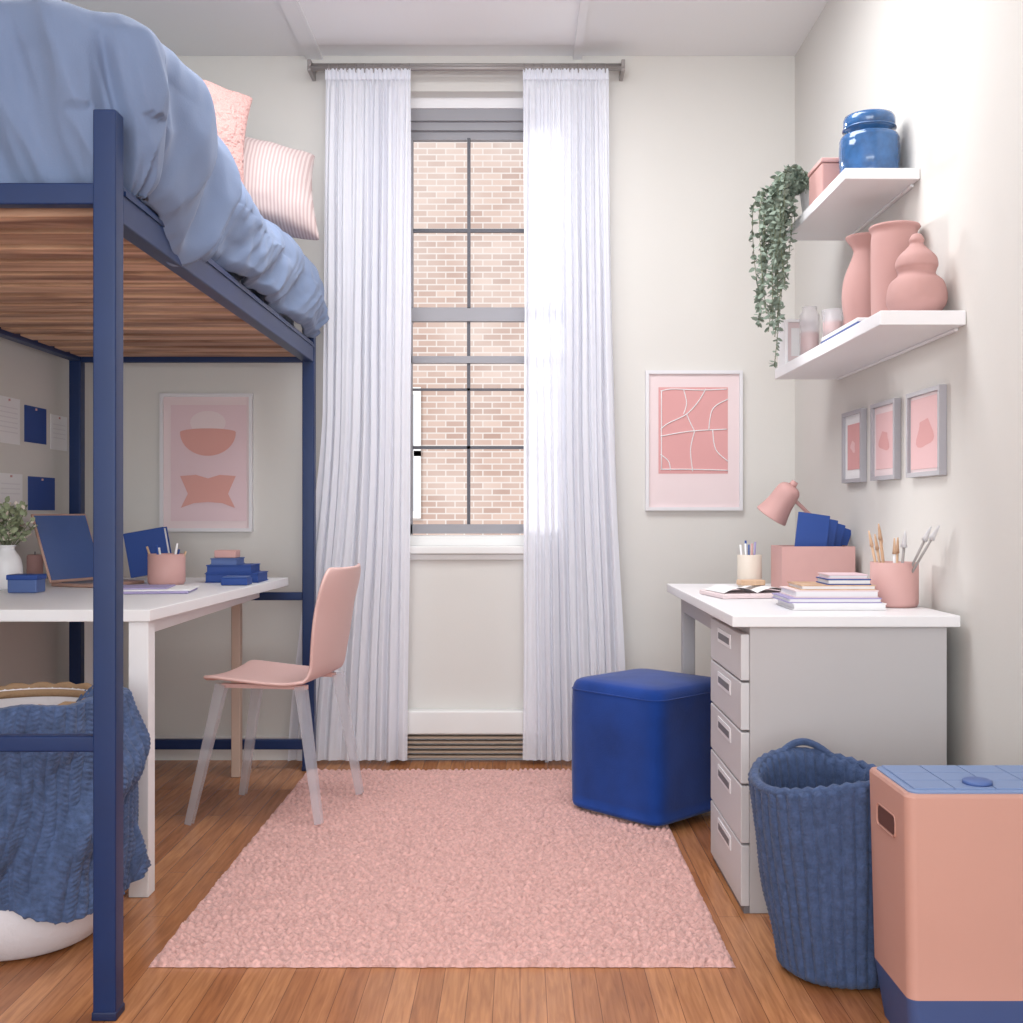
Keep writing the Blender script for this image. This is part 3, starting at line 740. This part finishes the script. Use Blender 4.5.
tube('seam_piping',[(pcx+side/2*1.0*sqr(2*math.pi*i/200)*math.cos(2*math.pi*i/200),pcy+side/2*1.0*sqr(2*math.pi*i/200)*math.sin(2*math.pi*i/200),zb+H-0.034) for i in range(201)],0.0022,M['velvet'],g,8)

# ---------------------------------------------------------------- chair
ch=grp('pink_shell_chair')
push(T(-0.828,3.85,0)@R_(-9,'Z'))
prof=smoothprof([(-0.215,0.472),(-0.195,0.489),(-0.10,0.484),(0.02,0.476),(0.11,0.480),(0.155,0.505),(0.178,0.58),(0.20,0.68),(0.225,0.78),(0.245,0.862)],6)
npf=len(prof)-1
def shell(u,v):
    t=v*npf; i=min(int(t),npf-1); f=t-i
    x=prof[i][0]*(1-f)+prof[i+1][0]*f; z=prof[i][1]*(1-f)+prof[i+1][1]*f
    w=0.205
    w*=1-0.10*math.exp(-((v-0.60)/0.10)**2)
    if v<0.12: w*=math.sqrt(max(0,1-((0.12-v)/0.12)**2*0.55))
    if v>0.90: w*=math.sqrt(max(0,1-((v-0.90)/0.10)**2*0.4))
    s=u*2-1
    yy=s*w
    z+= (0.016*s*s if v<0.5 else 0.0)*max(0,1-v*1.5)
    if v>0.5: x-= 0.030*s*s*min(1,(v-0.5)*3)
    return (x,yy,z)
o=grid('shell',24,60,shell,M['chairpink'],ch)
sd=o.modifiers.new('thick','SOLIDIFY'); sd.thickness=0.012; sd.offset=-1
sb_=o.modifiers.new('sub','SUBSURF'); sb_.levels=1; sb_.render_levels=1
for nm,(x0,y0,x1,y1,zb0) in {'leg_1':(-0.16,-0.15,-0.255,-0.20,0.0),'leg_2':(0.12,-0.15,0.20,-0.20,0.021),'leg_3':(-0.15,0.15,-0.235,0.20,0.0),'leg_4':(0.15,0.15,0.215,0.20,0.021)}.items():
    tube(nm,[(x0,y0,0.465),(x1,y1,zb0)],0.025,M['acrylic'],ch,4,r2=0.017,square=True)
boxes('underframe',[(-0.16,0.14,-0.155,-0.135,0.454,0.468),(-0.16,0.14,0.135,0.155,0.454,0.468),(-0.02,0.0,-0.14,0.14,0.454,0.466)],M['chairpink'],ch)
pop()

# ---------------------------------------------------------------- blue knit laundry basket (right)
def ribs(nr,amp,seed):
    def f(r,z,a,j):
        if r<0.02: return r
        c=abs(math.cos(nr*a/2+0.35*N(z*5,a,seed)))
        st=abs(math.sin(z*math.pi/0.011+ (0 if c>0.5 else 1.2)))
        return r+amp*(c**0.6)+amp*0.45*st+0.008*N(math.cos(a)*2,math.sin(a)*2,z*6+seed)
    return f
def basket_prof(rb,rt,h,n=90,bul=0.0):
    P=[(0,0.004),(rb*0.85,0.003),(rb*0.97,0.012)]
    for i in range(n+1):
        t=i/n; P.append((rb+(rt-rb)*t+bul*math.sin(math.pi*t),0.02+(h-0.02)*t))
    P+= [(rt-0.008,h+0.008),(rt-0.022,h+0.006),(rt-0.030,h-0.01)]
    for i in range(1,12):
        t=1-i/11; P.append((rb-0.03+(rt-rb)*t,0.03+(h-0.04)*t))
    P.append((0,0.03)); return P
g=grp('knit_laundry_basket')
BX,BY=0.735,2.53
o=lathe('body',basket_prof(0.134,0.176,0.44,bul=0.006),(BX,BY,0.001),M['knit'],g,440,fr=ribs(38,0.008,3))
me=o.data
for v in me.vertices:
    t=max(0,v.co.z/0.44)
    a=math.atan2(v.co.y-BY,v.co.x-BX)
    v.co.z+= t*t*(0.018*math.cos(2*(a-1.9)))
    v.co.x-= 0.02*t
tube('rim_braid',[(BX-0.02+0.172*math.cos(a*math.pi/40),BY+0.172*math.sin(a*math.pi/40),0.444+0.018*math.cos(2*(a*math.pi/40-1.9))+0.003*math.sin(a*3)) for a in range(81)],0.011,M['knit'],g,10)
hp=[]
for i in range(15):
    t=i/14; a=math.radians(125-55*t); hp.append((BX-0.02+0.172*math.cos(a),BY+0.172*math.sin(a),0.44+0.045*math.sin(math.pi*t)))
tube('handle',hp,0.009,M['knit'],g,10)

# ---------------------------------------------------------------- pink bin with lid (right foreground)
g=grp('pink_storage_bin')
def rrect(x0,x1,y0,y1,r,n=8):
    P=[]
    for (cx_,cy_,a0) in ((x1-r,y0+r,-90),(x1-r,y1-r,0),(x0+r,y1-r,90),(x0+r,y0+r,180)):
        for i in range(n+1):
            a=math.radians(a0+90*i/n); P.append((cx_+r*math.cos(a),cy_+r*math.sin(a)))
    return P
def rr_loft(name,levels,m,parent):
    V=[];F=[]
    n=None
    for (x0,x1,y0,y1,r_,z_) in levels:
        P=rrect(x0,x1,y0,y1,r_); n=len(P); V+=[(p[0],p[1],z_) for p in P]
    for j in range(len(levels)-1):
        for i in range(n):
            k=(i+1)%n; F.append((j*n+i,j*n+k,(j+1)*n+k,(j+1)*n+i))
    F.append(tuple(range(n-1,-1,-1))); F.append(tuple((len(levels)-1)*n+i for i in range(n)))
    o=add(name,V,F,m,parent)
    return o
bx0,bx1,by0,by1=0.738,1.10,2.10,2.340
rr_loft('base_band',[(bx0+0.022,bx1-0.022,by0+0.022,by1-0.022,0.03,0.0),(bx0+0.008,bx1-0.008,by0+0.008,by1-0.008,0.02,0.112)],mat('bin_blue_base',(58,80,128),0.5),g)
rr_loft('body',[(bx0+0.008,bx1-0.008,by0+0.008,by1-0.008,0.02,0.112),(bx0,bx1,by0,by1,0.02,0.502),(bx0+0.003,bx1-0.003,by0+0.003,by1-0.003,0.02,0.508)],M['pinkd'],g)
rr_loft('lid',[(bx0+0.012,bx1-0.012,by0+0.012,by1-0.012,0.018,0.508),(bx0+0.012,bx1-0.012,by0+0.012,by1-0.012,0.018,0.511),(bx0+0.016,bx1-0.016,by0+0.016,by1-0.016,0.018,0.513)],M['lidblue'],g)
lw=(bx1-bx0-0.045)/4; lh=(by1-by0-0.045)/3
for i in range(4):
    for k in range(3):
        box('lid_panel_%d_%d'%(i,k),(bx0+0.0225+i*lw+0.0012,bx0+0.0225+(i+1)*lw-0.0012,by0+0.0225+k*lh+0.0012,by0+0.0225+(k+1)*lh-0.0012,0.512,0.516),M['lidblue'],g,0.001)
lathe('lid_button',[(0,0),(0.028,0),(0.028,0.006),(0.024,0.008),(0,0.008)],(bx0+0.16,by0+0.06,0.516),M['blue2'],g,32)
rp=rrect(-0.058,0.058,-0.015,0.015,0.010,6)
yc,zc=(by0+by1)/2-0.0,0.428
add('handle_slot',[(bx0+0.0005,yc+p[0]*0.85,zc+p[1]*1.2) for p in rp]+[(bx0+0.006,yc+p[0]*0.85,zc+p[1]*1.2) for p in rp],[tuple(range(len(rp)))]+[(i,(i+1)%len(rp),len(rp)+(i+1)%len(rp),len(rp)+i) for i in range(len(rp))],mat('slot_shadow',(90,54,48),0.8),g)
add('handle_lip',[(bx0-0.001,yc+p[0]*0.95,zc+p[1]*1.45) for p in rp]+[(bx0+0.006,yc+p[0]*0.95,zc+p[1]*1.45) for p in rp],[(i,(i+1)%len(rp),len(rp)+(i+1)%len(rp),len(rp)+i) for i in range(len(rp))],M['pinkd'],g)

# ---------------------------------------------------------------- basket with knit throw (left)
g=grp('cotton_storage_basket')
bc=(-1.235,2.72,0.0)
lathe('basket',smoothprof([(0.0,0.002),(0.15,0.002),(0.20,0.03),(0.232,0.10),(0.225,0.20),(0.208,0.40),(0.20,0.56),(0.195,0.58),(0.18,0.56),(0.185,0.3),(0.0,0.28)],6),bc,M['cream'],g,64)
tube('rim',[(bc[0]+0.195*math.cos(a*math.pi/30),bc[1]+0.195*math.sin(a*math.pi/30),0.585+0.004*math.sin(a*2)) for a in range(61)],0.012,M['wicker'],g,10)
tube('rim_inner_coil',[(bc[0]+0.182*math.cos(a*math.pi/30),bc[1]+0.182*math.sin(a*math.pi/30),0.572) for a in range(61)],0.010,M['wicker'],g,10)
lathe('contents',smoothprof([(0.0,0.50),(0.10,0.52),(0.17,0.50),(0.178,0.46)],5),bc,M['tan'],g,40)
g=grp('chunky_knit_throw')
def throw(u,v):
    a=math.radians(-215+275*u)
    t=v
    ad=math.degrees(a)
    s=1/(1+math.exp(-(ad+62)/7.0))
    hem=(0.24-0.09*math.sin((ad+150)/60))*(1-s)+0.12*s+0.06*N(a*1.6,0,3)
    topz=0.60+0.035*N(a*2.2,1,1)
    if t<0.12:
        q=t/0.12; rr=0.165+0.075*q; z=topz-0.035*(1-q)+0.014*math.sin(q*math.pi)
    else:
        q=(t-0.12)/0.88; rr=0.240+0.022*math.sin(q*math.pi)+0.016*q; z=topz-(topz-hem)*q
    fold=0.034*math.sin(a*5+3.5*N(a*1.5,t*2,2)+t*5.5)*min(1,t*3)+0.020*N(a*4,t*4,4)*min(1,t*4)
    rr+=max(-0.008,fold)
    nr=44
    ss=u*nr+0.8*N(u*6,v*3,9)+t*3
    rr+=0.009*abs(math.sin(math.pi*ss))**0.6*(0.6+0.4*abs(math.sin(math.pi*(v*46+(ss%1)*(1 if int(ss)%2 else -1)))))
    if t>=0.12 and math.cos(a)>0.3: rr+=0.012*q
    return (bc[0]+rr*math.cos(a),bc[1]+rr*math.sin(a)*0.93,z)
o=grid('knit_sheet',520,220,throw,M['knit2'],g)
sd=o.modifiers.new('thick','SOLIDIFY'); sd.thickness=0.01; sd.offset=-1

# ---------------------------------------------------------------- finalize parents
for nm,(e,ch_) in GROUPS.items():
    mn=Vector((1e9,)*3); mx=Vector((-1e9,)*3)
    for o in ch_:
        for v in o.data.vertices:
            for k in range(3):
                mn[k]=min(mn[k],v.co[k]); mx[k]=max(mx[k],v.co[k])
    loc=Vector(((mn.x+mx.x)/2,(mn.y+mx.y)/2,mn.z))
    e.location=loc
    for o in ch_:
        o.parent=e; o.matrix_parent_inverse=Matrix.Translation(-loc)

# ---------------------------------------------------------------- lights
W=bpy.data.worlds.new('daylight'); S.world=W; W.use_nodes=True
bg=W.node_tree.nodes['Background']; bg.inputs[0].default_value=(0.90,0.95,1.0,1); bg.inputs[1].default_value=1.5
def light(name,kind,loc,target,energy,color=(1,1,1),**kw):
    l=bpy.data.lights.new(name,kind); l.energy=energy; l.color=color
    for k,v in kw.items(): setattr(l,k,v)
    o=bpy.data.objects.new(name,l); COL.objects.link(o); o.location=loc
    d=Vector(target)-Vector(loc); o.rotation_euler=d.to_track_quat('-Z','Y').to_euler(); return o
light('sun_window','SUN',(-3.5,8,3),( -3.5+1.25,8-1.35,3-0.22),4.2,(1,0.99,0.98),angle=math.radians(12))
light('facade_fill','SUN',(0,0,9),(1.2,3,6.6),1.7,(1,0.985,0.97),angle=math.radians(4))  # unphysical second sun, added to brighten the brick facade
light('rear_fill','AREA',(-0.35,-1.5,1.6),(-0.3,4.0,1.5),84,(0.95,0.975,1),shape='RECTANGLE',size=2.8,size_y=2.4)  # added fill behind the camera, imitating light from a window
light('ceiling_fill','AREA',(-0.15,3.2,2.93),(-0.15,3.4,0),46,(0.97,0.985,1),shape='RECTANGLE',size=1.8,size_y=0.8)  # fill panel added out of view to brighten back wall and floor

# ---------------------------------------------------------------- camera
cd=bpy.data.cameras.new('camera'); co=bpy.data.objects.new('camera',cd); COL.objects.link(co)
co.location=(0,0,1.05); co.rotation_euler=(math.radians(90),0,0)
cd.sensor_width=36; cd.lens=36*1100/1023.0
cd.shift_x=-(520-511.5)/1023.0; cd.shift_y=0.0
cd.clip_start=0.05
S.camera=co
